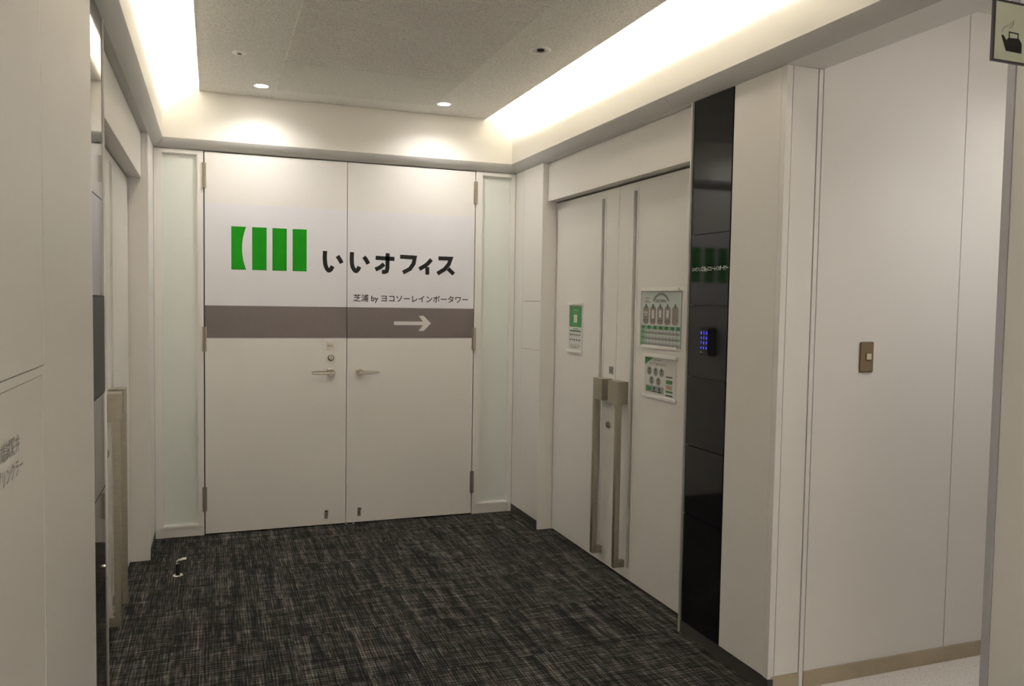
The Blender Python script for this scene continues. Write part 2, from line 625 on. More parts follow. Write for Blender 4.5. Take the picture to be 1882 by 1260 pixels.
# lettering of the sign traced as strokes; coordinates are photo pixels on the door face
def door_pts(pts):
    out = []
    for a, b in pts:
        q = pix(560 + a / 4.2, 230 + b / 4.2, 1, YB)
        out.append((q.x, q.z))
    return out


K = 0.0273
GLYPH_A = [([(157, 970), (155, 1030), (160, 1078), (174, 1110), (188, 1121), (203, 1110), (215, 1087)], True), ([(252, 1009), (270, 1035), (286, 1064)], True)]
GLYPHS_B = [
    [([(365, 979), (363, 1035), (367, 1083), (382, 1115), (397, 1125), (411, 1113), (422, 1091)], True), ([(457, 1015), (476, 1042), (491, 1070)], True)],
    [([(547, 1023), (693, 1032)], False), ([(640, 988), (639, 1060), (638, 1105), (632, 1126), (618, 1132), (596, 1131)], False), ([(612, 1070), (582, 1096), (545, 1113)], True)],
    [([(736, 1014), (849, 1021), (840, 1068), (813, 1108), (758, 1137)], False)],
    [([(978, 1036), (940, 1076), (884, 1110)], True), ([(946, 1094), (946, 1153)], False)],
    [([(1032, 1027), (1127, 1030), (1112, 1072), (1080, 1111), (1024, 1145)], False), ([(1106, 1106), (1150, 1149)], False)],
]


def glyph_polys(strokes):
    out = []
    for pts, sm in strokes:
        q = door_pts(pts)
        out += outline([tuple(p) for p in (smooth_path(q, 4) if sm else q)], K)
    return out


d1 = thing('door_1', (XL, YB, 0), 'white door leaf with green bar logo and square pull plate above its lever', 'door', 'leaves of the sign double door', 'structure')
d2 = thing('door_2', (XR, YB, 0), 'white door leaf with white arrow on grey band and Japanese lettering', 'door', 'leaves of the sign double door', 'structure')
g = 0.0018
ZT = 2.394
FB.box('leaf', (XL + g, XM - g, 0.008, ZT, -0.042, 0.0), 'door', d1, 0.001)
FB.box('leaf', (XM + g, XR - g, 0.008, ZT, -0.042, 0.0), 'door', d2, 0.001)
for d, u0, u1 in ((d1, XL + g, XM - g), (d2, XM + g, XR - g)):
    FB.box('white_sheet', (u0, u1, S2, S1, 0.0002, 0.0008), 'film', d)
    FB.box('grey_band', (u0, u1, S3, S2, 0.0002, 0.0008), 'band', d)
for z0, z1 in ((2.172, 2.326), (1.160, 1.316), (0.152, 0.306)):
    hinge(FB, d1, XL - 0.002, z0, z1)
    hinge(FB, d2, XR + 0.002, z0, z1)
Z0, Z1 = 1.6747, 1.9440
arcpts = [(0.195 - 0.0245 * (1 - ((t - 0.5) / 0.5) ** 2), Z0 + (Z1 - Z0) * t) for t in [k / 14 for k in range(15)]]
FB.polys('logo_bar', [[(0.107, Z0)] + arcpts + [(0.107, Z1)]], 0.0010, 'green', d1)
for a, b in ((0.231, 0.3186), (0.354, 0.442), (0.4785, 0.5665)):
    FB.polys('logo_bar', [[(a, Z0), (b, Z0), (b, Z1), (a, Z1)]], 0.0010, 'green', d1)
FB.polys('letter', glyph_polys(GLYPH_A), 0.0010, 'ink', d1)
for gl in GLYPHS_B:
    FB.polys('letter', glyph_polys(gl), 0.0010, 'ink', d2)
FB.text('small_lettering', '芝浦 by ヨコソーレインボータワー', 0.868, 1.661, 1.4775, 1.5345, 0.0011, 'ink', d2, bold=0.014)
FB.polys('arrow', [[(1.141, 1.3315), (1.340, 1.3315), (1.311, 1.2925), (1.346, 1.2925), (1.397, 1.3440), (1.346, 1.3950), (1.311, 1.3950), (1.340, 1.3565), (1.141, 1.3565)]], 0.0010, 'arrow', d2)
pp = FB.box('pull_plate', (0.698, 0.7465, 1.168, 1.2165, 0.0, 0.004), 'metal', d1, 0.0008)
FB.text('lettering', 'PULL', 0.7035, 0.741, 1.186, 1.2005, 0.0043, 'ink', pp, bold=0.01)
lk = FB.lathe('lock_cylinder', 0.7235, 1.1145, [(0, 0.0), (0.021, 0.0), (0.021, 0.004), (0.018, 0.012), (0.013, 0.014), (0.0, 0.014)], 'metal', d1)
FB.box('keyhole', (0.7215, 0.7255, 1.1075, 1.1215, 0.0141, 0.0146), 'ink', lk)
lever(FB, d1, 0.724, 1.019, -1)
lever(FB, d2, 0.913, 1.018, 1)
for d, u, zc in ((d1, 0.698, 0.078), (d2, 0.9156, 0.079)):
    st = FB.box('catch_plate', (u - 0.011, u + 0.011, zc - 0.031, zc + 0.028, 0.0, 0.003), 'hinge', d, 0.0006)
    FB.box('catch_lip', (u - 0.010, u + 0.010, zc + 0.016, zc + 0.028, 0.003, 0.016), 'chrome', st, 0.001)
    FB.lathe('screw', u, zc - 0.004, [(0, 0.0032), (0.004, 0.0032), (0.003, 0.005), (0, 0.005)], 'chrome', st, 10)
fs = thing('door_light_leak', (XM + 0.025, YB - 0.01, 0), 'tiny bright chips standing in for light leaking out where the two sign doors meet', 'light leak')  # bright chips stand in for light leaking through the gap under the doors
for du in (0.0, 0.05):
    box('light_leak_chip', (XM + du - 0.008, XM + du + 0.008, YB - 0.022, YB - 0.006, 0.0, 0.006), 'chrome', fs, 0.001)

# side lights
for n, (u0, u1, a, b, lb) in enumerate(((LW, XL - 0.004, -0.2925, -0.0905, 'frosted glass side light between the left column and the logo door leaf'),
                                        (XR + 0.004, RW, 1.757, 1.972, 'frosted glass side light between the arrow door leaf and the right corner'))):
    wn = thing('window_%d' % (n + 1), ((u0 + u1) / 2, YB, 0), lb, 'window', 'side lights of the sign doors', 'structure')
    zg0, zg1 = 0.078, 2.372
    FB.box('stile', (u0 + 0.0005, a, 0.0, ZT + 0.003, -0.045, -0.001), 'frame', wn, 0.0008)
    FB.box('stile', (b, u1 - 0.0005, 0.0, ZT + 0.003, -0.045, -0.001), 'frame', wn, 0.0008)
    FB.box('head_rail', (a, b, zg1, ZT + 0.003, -0.045, -0.002), 'frame', wn, 0.0008)
    FB.box('kick_board', (a, b, 0.0, 0.056, -0.045, -0.004), 'frame', wn, 0.0008)
    FB.box('sill', (a - 0.014, b + 0.014, 0.056, zg0 - 0.006, -0.044, 0.004), 'frame', wn, 0.001)
    FB.box('sill_bead', (a + 0.001, b - 0.001, zg0 - 0.006, zg0, -0.028, -0.006), 'frame', wn, 0.001)
    FB.box('glass_pane', (a + 0.0005, b - 0.0005, zg0, zg1, -0.034, -0.026), 'frost', wn)
    FB.boxes('glazing_bead', [(a, a + 0.006, zg0, zg1, -0.026, -0.012), (b - 0.006, b, zg0, zg1, -0.026, -0.012), (a + 0.006, b - 0.006, zg1 - 0.006, zg1, -0.026, -0.012)], 'frame', wn)


# ------------------------------------------------------------------ recessed double doors in the side walls
def side_doors(fr, wall, uc, u_far, u_near, far_is_low, nums, labels, grp, ztop=2.15):
    """uc centre; leaves from u_far..uc and uc..u_near in frame u. far_is_low: u_far < uc"""
    lvs = []
    for idx, (ua, ub) in enumerate(((u_far, uc), (uc, u_near))):
        lo, hi = min(ua, ub) + 0.0018, max(ua, ub) - 0.0018
        s = -1 if (ua + ub) / 2 < uc else 1      # direction away from the meeting edge
        dn = thing('door_%d' % nums[idx], fr.p((lo + hi) / 2, 0, 0), labels[idx], 'door', grp, 'structure')
        sl0, sl1 = sorted((uc + s * 0.168, uc + s * 0.206))
        z0, z1 = 0.066, 2.098
        fr.boxes('leaf', [(lo, sl0, 0.008, ztop - 0.006, -0.04, 0), (sl1, hi, 0.008, ztop - 0.006, -0.04, 0), (sl0, sl1, 0.008, z0, -0.04, 0), (sl0, sl1, z1, ztop - 0.006, -0.04, 0)], 'door', dn)
        wd = fr.boxes('slit_frame', [(sl0 - 0.014, sl0, z0 - 0.014, z1 + 0.014, 0, 0.003), (sl1, sl1 + 0.014, z0 - 0.014, z1 + 0.014, 0, 0.003), (sl0, sl1, z0 - 0.014, z0, 0, 0.003), (sl0, sl1, z1, z1 + 0.014, 0, 0.003)], 'frame', dn)
        fr.box('slit_glass', (sl0, sl1, z0, z1, -0.030, -0.022), 'slit', wd)
        a, b = sorted((uc + s * 0.036, uc + s * 0.150))
        h = fr.box('pull_handle', (a, b, 0.957, 1.078, 0.0005, 0.064), 'steel', dn, 0.001)
        c, d = sorted((uc + s * 0.121, uc + s * 0.150))
        fr.box('handle_bar', (c, d, 0.062, 0.957, 0.036, 0.064), 'steel', h, 0.001)
        fr.box('handle_foot', (c, d, 0.062, 0.102, 0.0005, 0.036), 'steel', h, 0.001)
        lvs.append((dn, s, lo, hi))
    return lvs


YF, YNR = 4.862, 3.137           # right recess
rl = side_doors(FR, wr, -3.9965, -YF, -YNR, True, (3, 4),
                ('white door leaf beside the far column with a narrow green and white notice', 'white door leaf beside the black strip carrying two poster holders'), 'leaves of the poster double door')
YFL, YNL = 4.935, 2.985          # left recess
ll = side_doors(FL, wl, 3.96, YFL, YNL, False, (5, 6),
                ('white door leaf in the hatch wall beside the left column', 'white door leaf in the hatch wall beside the black strip'), 'leaves of the hatch wall double door')
for fr, u, v, dn in ((FR, -4.064, 0.8135, rl[0][0]), (FL, 3.85, 0.8135, ll[1][0])):
    c = fr.lathe('lock_cylinder', u, v, [(0, 0), (0.019, 0), (0.019, 0.004), (0.0165, 0.013), (0.012, 0.015), (0, 0.015)], 'metal', dn)
    fr.box('keyhole', (u - 0.0018, u + 0.0018, v - 0.007, v + 0.007, 0.0151, 0.0156), 'ink', c)
pl = FR.box('sign_plate', (-4.0735, -4.0255, 1.104, 1.146, 0.0, 0.002), 'print_grey', rl[0][0], 0.0004)
FR.text('lettering', 'PULL', -4.068, -4.031, 1.118, 1.131, 0.0023, 'print_dark', pl, bold=0.01)


def recess(wall, fr, wallw, headw, u_far, u_near):
    """wallw/headw: how far wall face and lintel face stand in front of the door face"""
    lo, hi = min(u_far, u_near), max(u_far, u_near)
    fr.box('lintel', (lo + 0.0005, hi - 0.0005, 2.154, ZS - 0.001, -0.15, headw), 'wall', wall, 0.001)
    fr.box('recess_backing', (lo, hi, -0.04, 2.154, -0.12, -0.06), 'void', wall)


recess(wr, FR, RD - RW, RD - RH, -YF, -YNR)
recess(wl, FL, LW - LD, LH - LD, YFL, YNL)


def column(wall, s, xw, xd, yf):
    """column between recess and back corner; s=-1 for the right wall (face looks to -x), +1 left"""
    lab = 'column_panel'
    t = 0.016
    box('column_core', (xw - s * t, xd - s * 0.15, yf + t, YB + 0.05, 0.0, ZS - 0.002), 'void', wall)
    yj = YB - 0.160
    z1, z2 = 1.184, 1.507
    xa, xb = xw, xw - s * t
    zb = 0.055
    box(lab, (xa, xb, yj + 0.0012, YB - 0.001, zb, ZS - 0.001), 'wall', wall, 0.0008)
    for a, b in ((zb, z1), (z1, z2), (z2, ZS)):
        box(lab, (xa, xb, yf + 0.012, yj - 0.0012, a + 0.0012, b - 0.0012), 'wall', wall, 0.0008)
    box('corner_bead', (xa + s * 0.001, xa - s * 0.010, yf - 0.001, yf + 0.0105, 0.0, ZS - 0.001), 'frame', wall, 0.001)
    box('column_front', (xa - s * 0.0102, xd - s * 0.03, yf, yf + t, 0.0, ZS - 0.001), 'wall', wall, 0.0006)
    box('jamb_stop', (xd - s * 0.0, xd - s * 0.03, yf - 0.004, yf, 0.0, 2.153), 'frame', wall)
    return box('skirting', (xw - s * 0.001, xb, yf + 0.0105, YB - 0.002, 0.0, zb), 'base_dark', wall)


column(wr, -1, RW, RD, YF)
column(wl, 1, LW, LD, YFL)

# ------------------------------------------------------------------ right wall near part: trim, black strip, white panel, corner
box('edge_trim', (1.999, 2.17, 3.128, 3.136, 0.0, ZS - 0.001), 'alu', wr, 0.0008)
FRW.box('core', (-3.1275, -YC - 0.02, 0.0, ZS - 0.002, -0.12, -0.021), 'void', wr)
sm = [0.057, 0.555, 0.868, 1.180, 1.498, 1.808, ZS]
for a, b in zip(sm, sm[1:]):
    FRW.box('black_panel', (-3.1255, -2.836, a + 0.0012, b - 0.0012, -0.018, 0.0), 'black_matt' if abs(a - 1.18) < 0.01 else 'black', wr, 0.0006)
FRW.text('strip_lettering', 'いいオフィス芝浦byヨコソーレインボータワー', -3.107, -2.838, 1.643, 1.668, 0.0008, 'wht_letter', wr, bold=0.012)
FRW.box('white_panel', (-2.829, -YC - 0.030, 0.058, ZS - 0.001, -0.018, 0.0), 'wall', wr, 0.001)
br = box('baseboard_right', (2.006, 2.03, YC - 0.004, 3.126, 0.0, 0.055), 'base_dark')
tag(br, 'low dark skirting under the black strip beside the poster doors', 'skirting', kind='structure')

# corridor wall facing the camera
wf = thing('wall_corridor', (2.6, YC, 0), 'white panelled corridor wall carrying the bronze switch plate', 'wall', kind='structure')
FC.box('core', (2.03, XE, 0.0, ZS, -0.12, -0.019), 'void', wf)
FC.box('core_top', (2.176, XE, ZS, ZD, -0.12, -0.019), 'void', wf)
FC.boxes('corner_bead', [(2.008, 2.034, 0.056, ZS - 0.001, -0.02, 0.0), (2.008, 2.02, 0.056, ZS - 0.001, -0.0285, -0.02)], 'frame', wf)
FC.box('wall_panel', (2.0375, 2.1515, 0.064, ZS - 0.001, -0.018, -0.001), 'wall', wf, 0.0008)
FC.box('joint_strip', (2.1545, 2.1735, 0.0, ZS - 0.001, -0.018, 0.002), 'frame', wf, 0.0008)
for a, b in ((2.179, 2.9105), (2.9135, 3.65), (3.653, XE)):
    FC.box('wall_panel', (a, b, 0.064, ZCC, -0.018, 0.0), 'wall', wf, 0.0008)
bb = thing('baseboard_corridor', (2.6, YC, 0), 'tan skirting along the foot of the corridor wall', 'skirting', kind='structure')
FC.box('skirting', (2.175, XE, 0.0, 0.0635, -0.018, 0.006), 'base_tan', bb, 0.0008)
FC.box('skirting', (2.020, 2.1535, 0.0, 0.0635, -0.018, 0.001), 'base_tan', bb, 0.0008)

# near right wall, rest of the corridor, wall behind the camera
wn = thing('wall_near', (2.013, 0.2, 0), 'white wall corner with bluish edge bead below the kettle sign', 'wall', kind='structure')
box('wall_panel', (2.013, 2.16, YN, YP - 0.026, 0.0, ZS - 0.001), 'wall', wn)
box('corner_bead', (2.0105, 2.036, YP - 0.024, YP, 0.0, ZS - 0.001), 'bead', wn, 0.001)
box('corridor_face', (2.037, XE, YP - 0.12, YP - 0.002, 0.0, ZCC), 'wall', wn)
we = box('wall_end', (XE, XE + 0.1, YP - 0.1, YC + 0.1, 0.0, ZCC), 'wall')
tag(we, 'white end wall of the side corridor', 'wall', kind='structure')
wx = box('wall_rear', (LW - 0.2, 2.2, YN - 0.1, YN, 0.0, ZD), 'wall')
tag(wx, 'white wall closing the lobby behind the viewer', 'wall', kind='structure')

# ------------------------------------------------------------------ left wall near part
box('edge_trim', (LW + 0.004, LW - 0.17, YNL - 0.008, YNL, 0.0, ZS - 0.001), 'alu', wl, 0.0008)
YBL = 2.672
for a, b in zip(sm, sm[1:]):
    FLW.box('black_panel', (YBL + 0.004, YNL - 0.0095, a + 0.0012, b - 0.0012, -0.018, 0.0), 'black_matt' if abs(a - 1.18) < 0.01 else 'black', wl, 0.0006)
FLW.box('core', (YN, YNL - 0.009, 0.0, ZS - 0.002, -0.15, -0.021), 'void', wl)
YG = 1.932
FLW.box('white_panel', (YG + 0.0012, YBL, 0.0, ZS - 0.001, -0.018, 0.004), 'wall', wl, 0.0008)
HZ = 1.352
HA, HB = 1.15, YG - 0.006
FLW.box('white_panel', (YN, YG - 0.0012, HZ + 0.0, ZS - 0.001, -0.018, 0.004), 'wall', wl, 0.0008)
FLW.box('white_panel', (YN, HA, 0.0, HZ - 0.001, -0.018, 0.004), 'wall', wl, 0.0008)
FLW.box('white_panel', (HA + 0.001, YG - 0.0012, 0.0, 0.3, -0.018, 0.004), 'wall', wl, 0.0008)
FLW.box('skirting', (YBL, YNL - 0.0095, 0.0, 0.055, -0.018, 0.001), 'base_dark', wl)
ah = thing('access_hatch', FLW.p(1.54, 0.3, 0), 'white wall hatch lettered in grey Japanese characters', 'hatch')
FLW.boxes('hatch_frame', [(HB - 0.020, HB + 0.003, 0.303, HZ - 0.002, -0.018, 0.005), (HA + 0.003, HA + 0.022, 0.303, HZ - 0.002, -0.018, 0.005),
                          (HA + 0.022, HB - 0.020, HZ - 0.019, HZ - 0.002, -0.018, 0.005), (HA + 0.022, HB - 0.020, 0.303, 0.32, -0.018, 0.005)], 'frame', ah)
hd = FLW.box('hatch_door', (HA + 0.024, HB - 0.022, 0.322, HZ - 0.021, -0.018, 0.004), 'wall', ah, 0.0006)
FLW.text('lettering', '末端試験弁', 1.512, 1.690, 1.2125, 1.2455, 0.0046, 'print_grey', hd, bold=0.006)
FLW.text('lettering', 'スプリンクラー', 1.487, 1.712, 1.170, 1.200, 0.0046, 'print_grey', hd, bold=0.006)


# ------------------------------------------------------------------ posters on the right doors
def rails(fr, t, u0, u1, zt, zb, hh=0.016):
    fr.box('rail', (u0, u1, zt - hh, zt, 0.0015, 0.011), 'whiteplastic', t, 0.002)
    fr.box('rail', (u0, u1, zb, zb + hh, 0.0015, 0.011), 'whiteplastic', t, 0.002)


def rects(fr, name, lst, w, material, parent):
    return fr.boxes(name, [(a, b, c, d, w, w + 0.0003) for a, b, c, d in lst], material, parent)


W1, W2, W3 = 0.0026, 0.0030, 0.0034
# narrow notice
nA = thing('notice_holder', FR.p(-4.535, 1.2, 0), 'narrow upright notice with solid green upper half on the leaf by the far column', 'poster')
a0, a1, z0, z1 = -4.634, -4.436, 1.198, 1.498
sh = FR.box('sheet', (a0, a1, z0 + 0.005, z1 - 0.005, 0.0005, 0.0025), 'paper', nA)
rails(FR, nA, a0 - 0.012, a1 + 0.004, z1 + 0.004, z0 - 0.006)
rects(FR, 'green_field', [(a0 + 0.010, a1 - 0.012, 1.352, 1.480)], W1, 'print_green', sh)
for q in [(-4.572, -4.492, 1.449, 1.459), (-4.567, -4.497, 1.436, 1.440), (-4.588, -4.570, 1.362, 1.369), (-4.552, -4.500, 1.364, 1.367)]:
    rects(FR, 'pale_line', [q], W2, 'print_ltgreen', sh)
rects(FR, 'white_card', [(-4.562, -4.510, 1.378, 1.428)], W2, 'paper', sh)
rects(FR, 'dark_bar', [(a0 + 0.018, a1 - 0.020, 1.323, 1.331)], W1, 'print_dkgreen', sh)
rnd = random.Random(3)
lst = [(-4.565, -4.495, 1.337, 1.341)]
for r in range(2):
    for k in range(5):
        x = a0 + 0.018 + k * 0.033
        zz = 1.308 - r * 0.031
        lst += [(x, x + 0.010, zz - 0.012, zz), (x + 0.013, x + 0.026, zz - 0.006, zz - 0.002)]
rects(FR, 'small_pictures', lst, W1, 'print_dark', sh)
lst = [(a0 + 0.02, a1 - 0.03, 1.240 - 0.007 * k, 1.2425 - 0.007 * k) for k in range(3)] + [(a0 + 0.05, a0 + 0.13, 1.221, 1.226)]
rects(FR, 'text_lines', lst, W1, 'print_grey', sh)

# price list
nB = thing('price_list_holder', FR.p(-3.527, 1.28, 0), 'large pale notice with five hanging photo tags above a green and grey price table', 'poster')
a0, a1, z0, z1 = -3.728, -3.326, 1.284, 1.577
FR.box('clear_holder', (a0 - 0.004, a1 + 0.012, z0 - 0.008, z1 + 0.008, 0.0004, 0.0014), 'whiteplastic', nB)
sh = FR.box('sheet', (a0 + 0.004, a1 - 0.008, z0 + 0.004, z1 - 0.012, 0.0015, 0.0025), 'paper_green', nB)
FR.boxes('sheet_border', [(a0 + 0.002, a0 + 0.005, z0, z1 - 0.012, 0.0026, 0.0029), (a1 - 0.010, a1 - 0.006, z0, z1 - 0.012, 0.0026, 0.0029), (a0 + 0.002, a1 - 0.006, z1 - 0.014, z1 - 0.011, 0.0026, 0.0029)], 'print_dark', nB)
FR.box('rail', (a0 + 0.040, a1 - 0.030, z1 - 0.012, z1 + 0.004, 0.0015, 0.011), 'whiteplastic', nB, 0.002)
FR.box('rail', (a0 + 0.036, a1 - 0.042, z0 - 0.008, z0 + 0.008, 0.0030, 0.012), 'whiteplastic', nB, 0.002)
FR.text('lettering', 'DROPIN', -3.579, -3.477, 1.508, 1.524, W2, 'print_dark', sh, bold=0.02)
arcl = []
for k in range(15):
    th = math.radians(142 - k * 7.4)
    cu, cv = -3.525, 1.466
    r0 = 0.080
    for dr in (0.0, 0.0065):
        q = [(cu + (r0 + dr + e) * math.cos(th + f) * 1.05, cv + (r0 + dr + e) * math.sin(th + f)) for e, f in ((0, -0.045), (0.0052, -0.045), (0.0052, 0.045), (0, 0.045))]
        arcl.append(q)
FR.polys('curved_heading', arcl, W1, 'print_dark', sh, 0.0003)
rects(FR, 'white_card', [(-3.700, -3.608, 1.505, 1.542)], W1, 'paper', sh)
rects(FR, 'card_lines', [(-3.690, -3.640, 1.533, 1.535), (-3.692, -3.630, 1.526, 1.528), (-3.690, -3.650, 1.518, 1.520), (-3.692, -3.625, 1.510, 1.513)], W2, 'print_dark', sh)


def rrect(a, b, c, d, r, n=5):
    out = []
    for cx, cy, s0 in ((b - r, d - r, 0), (a + r, d - r, 90), (a + r, c + r, 180), (b - r, c + r, 270)):
        for k in range(n + 1):
            t = math.radians(s0 + 90 * k / n)
            out.append((cx + r * math.cos(t), cy + r * math.sin(t)))
    return out


for k in range(5):
    c = -3.672 + k * 0.0705
    tg = FR.polys('photo_tag', [rrect(c - 0.028, c + 0.028, 1.398, 1.489, 0.016)], W1, 'print_brown', sh, 0.0003)
    FR.polys('tag_hook', [rrect(c - 0.007, c + 0.007, 1.480, 1.502, 0.0069)], W2, 'print_dkgreen', sh, 0.0003)
    if k in (1, 2, 3):
        rects(FR, 'bright_window', [(c - 0.010, c + 0.011, 1.434 - 0.006 * (k == 1), 1.470)], W2, 'paper', sh)
    if k == 0:
        rects(FR, 'bright_window', [(c - 0.016, c - 0.004, 1.452, 1.464), (c + 0.004, c + 0.016, 1.452, 1.462), (c - 0.012, c + 0.012, 1.442, 1.448)], W2, 'paper', sh)
    if k < 4:
        rects(FR, 'dark_lines', [(c - 0.023, c + 0.023, 1.418 - 0.007 * j, 1.421 - 0.007 * j) for j in range(2)], W2, 'print_dark', sh)
u0, u1 = -3.718, -3.345
rects(FR, 'green_header', [(u0, u1, 1.372, 1.391)], W1, 'print_ltgreen', sh)
for a in (0.006, 0.066, 0.126, 0.180, 0.236, 0.292, 0.343):
    rects(FR, 'dark_cell', [(u0 + a, u0 + a + 0.030, 1.373, 1.390)], W2, 'print_dkgreen', sh)
rects(FR, 'green_column', [(u0, u0 + 0.036, 1.288, 1.371)], W1, 'print_ltgreen', sh)
rects(FR, 'dark_row_head', [(u0, u0 + 0.036, z, z + 0.011) for z in (1.352, 1.3225, 1.293)], W2, 'print_green', sh)
rects(FR, 'grey_row', [(u0 + 0.038, u1, z, z + 0.0155) for z in (1.347, 1.318, 1.289)], W1, 'print_grey', sh)
lst = []
for r in range(6):
    for k in range(10):
        lst.append((u0 + 0.047 + k * 0.0325, u0 + 0.060 + k * 0.0325, 1.3665 - r * 0.0145, 1.3692 - r * 0.0145))
rects(FR, 'table_entries', lst, W2, 'print_dark', sh)

# app notice
nC = thing('app_notice_holder', FR.p(-3.517, 1.03, 0), 'white notice with green corner, five grey ovals and phone picture', 'poster')
a0, a1, z0, z1 = -3.676, -3.362, 1.028, 1.244
sh = FR.box('sheet', (a0 + 0.006, a1 - 0.010, z0 + 0.004, z1 - 0.004, 0.0005, 0.0025), 'paper', nC)
rails(FR, nC, a0 - 0.002, a1 + 0.004, z1 + 0.004, z0 - 0.006, 0.017)
FR.polys('green_corner', [[(a0 + 0.008, 1.228), (a0 + 0.008, 1.190), (a0 + 0.088, 1.228)]], W1, 'print_green', sh, 0.0003)
FR.text('lettering', 'いいアプリをダウンロード！', -3.624, -3.462, 1.189, 1.206, W1, 'print_dark', sh, bold=0.016)
rects(FR, 'text_line', [(-3.592, -3.505, 1.2155, 1.219)], W1, 'print_grey', sh)
for cu, cv in ((-3.622, 1.160), (-3.560, 1.158), (-3.503, 1.158), (-3.598, 1.112), (-3.532, 1.111)):
    FR.polys('grey_oval', [[(cu + 0.0235 * math.cos(k * math.pi / 12), cv + 0.0225 * math.sin(k * math.pi / 12)) for k in range(24)]], W1, 'print_grey', sh, 0.0003)
    rects(FR, 'oval_marks', [(cu - 0.006, cu + 0.006, cv + 0.002, cv + 0.014), (cu - 0.012, cu + 0.012, cv - 0.009, cv - 0.005)], W2, 'print_dark', sh)
rects(FR, 'grey_box', [(-3.655, -3.480, 1.052, 1.086)], W1, 'print_grey', sh)
FR.polys('green_tab', [[(-3.648, 1.060), (-3.605, 1.060), (-3.592, 1.069), (-3.605, 1.079), (-3.648, 1.079)]], W2, 'print_green', sh, 0.0003)
rects(FR, 'box_marks', [(-3.578, -3.562, 1.066, 1.080), (-3.528, -3.512, 1.064, 1.079), (-3.585, -3.555, 1.055, 1.060), (-3.538, -3.502, 1.054, 1.060)], W2, 'print_dark', sh)
ph = rects(FR, 'phone_picture', [(-3.462, -3.398, 1.046, 1.145)], W1, 'paper', sh)
for q in ((-3.460, -3.400, 1.138, 1.144), (-3.460, -3.396, 1.047, 1.054)):
    rects(FR, 'phone_bar', [q], W2, 'print_dark', sh)
for q in ((-3.458, -3.400, 1.108, 1.126), (-3.460, -3.396, 1.064, 1.074)):
    rects(FR, 'phone_green', [q], W2, 'print_green', sh)
rects(FR, 'phone_photo', [(-3.458, -3.400, 1.080, 1.100)], W2, 'print_peach', sh)

# ------------------------------------------------------------------ keypad on the black strip
kp = thing('keypad_lock', FRW.p(-2.95, 1.284, 0), 'small black keypad with glowing blue digits on the black strip', 'keypad')
FRW.box('body', (-2.983, -2.918, 1.284, 1.400, 0.0, 0.035), 'plastic', kp, 0.003)
rows = ['123', '456', '789', '*0#']
for r, rw in enumerate(rows):
    for k, ch in enumerate(rw):
        cu = -2.970 + k * 0.0195
        cv = 1.3805 - r * 0.0215
        FRW.text('digit', ch, cu - 0.004, cu + 0.004, cv - 0.006, cv + 0.006, 0.0354, 'blue', kp, bold=0.02)
FRW.box('brand_mark', (-2.976, -2.968, 1.294, 1.301, 0.0352, 0.0355), 'print_grey', kp)
FRW.box('brand_line', (-2.965, -2.946, 1.2945, 1.2975, 0.0352, 0.0355), 'signframe', kp)

# ------------------------------------------------------------------ switch on the corridor wall
sw = thing('wall_switch', FC.p(2.432, 1.243, 0), 'bronze wall switch plate with small cream rocker', 'switch')
FC.box('plate', (2.397, 2.467, 1.243, 1.364, 0.0, 0.006), 'plate', sw, 0.003)
FC.box('rocker_frame', (2.4255, 2.4525, 1.292, 1.320, 0.0061, 0.0066), 'print_dark', sw)
FC.box('rocker', (2.427, 2.451, 1.2935, 1.3185, 0.0067, 0.0105), 'rocker', sw, 0.001)

# ------------------------------------------------------------------ projecting kettle sign
YS = 1.5
FS = Frame((0, YS, 0), (1, 0, 0), (0, -1, 0))
ks = thing('kettle_sign', (2.012, YS, 2.2), 'small projecting pantry sign with black steaming kettle pictogram in dark frame', 'sign')
SA, SB, SZ0, SZ1 = 1.817, 1.966, 2.119, 2.271
FS.boxes('sign_frame', [(SA, SA + 0.0075, SZ0, SZ1, -0.005, 0.001), (SB - 0.0075, SB, SZ0, SZ1, -0.005, 0.001),
                        (SA + 0.0075, SB - 0.0075, SZ0, SZ0 + 0.0055, -0.005, 0.001), (SA + 0.0075, SB - 0.0075, SZ1 - 0.0055, SZ1, -0.005, 0.001)], 'signframe', ks)
fp = FS.box('sign_face', (SA + 0.0075, SB - 0.0075, SZ0 + 0.0055, SZ1 - 0.0055, -0.004, 0.0), 'signface', ks)
FS.box('wall_bracket', (SB, 2.0128, 2.165, 2.225, -0.005, 0.0), 'alu', ks, 0.001)


def sgn(pts):
    out = []
    for a, b in pts:
        q = pix(1780 + a / 7.872, b / 7.875, 1, YS)
        out.append((q.x, q.z))
    return out


FS.polys('kettle_print', [sgn([(472, 508), (500, 502), (546, 580), (576, 548), (720, 562), (738, 584), (766, 636), (761, 780), (538, 735)])], 0.0005, 'ink', fp, 0.0003)
hdl = []
for a, b in (((587, 556), (587, 458)), ((582, 465), (722, 494)), ((716, 492), (713, 566))):
    hdl += stroke(sgn([a, b]), 0.0033)
FS.polys('kettle_handle_print', hdl, 0.0005, 'ink', fp, 0.0003)
FS.polys('steam_print', outline([tuple(p) for p in smooth_path(sgn([(489, 472), (495, 428), (520, 392), (560, 378), (592, 370), (610, 345), (617, 322)]), 3)], 0.0024) +
         outline([tuple(p) for p in smooth_path(sgn([(583, 408), (620, 396), (645, 358), (655, 298)]), 3)], 0.0028), 0.0005, 'print_grey', fp, 0.0003)

# ------------------------------------------------------------------ magnetic door stop on the floor
dx, dy = -0.182, 4.618
FF = Frame((dx, dy, 0), (1, 0, 0), (0, -1, 0))
ds = thing('door_stop', (dx, dy, 0), 'chrome floor door stop with rubber tipped arm standing on the carpet', 'door stop')


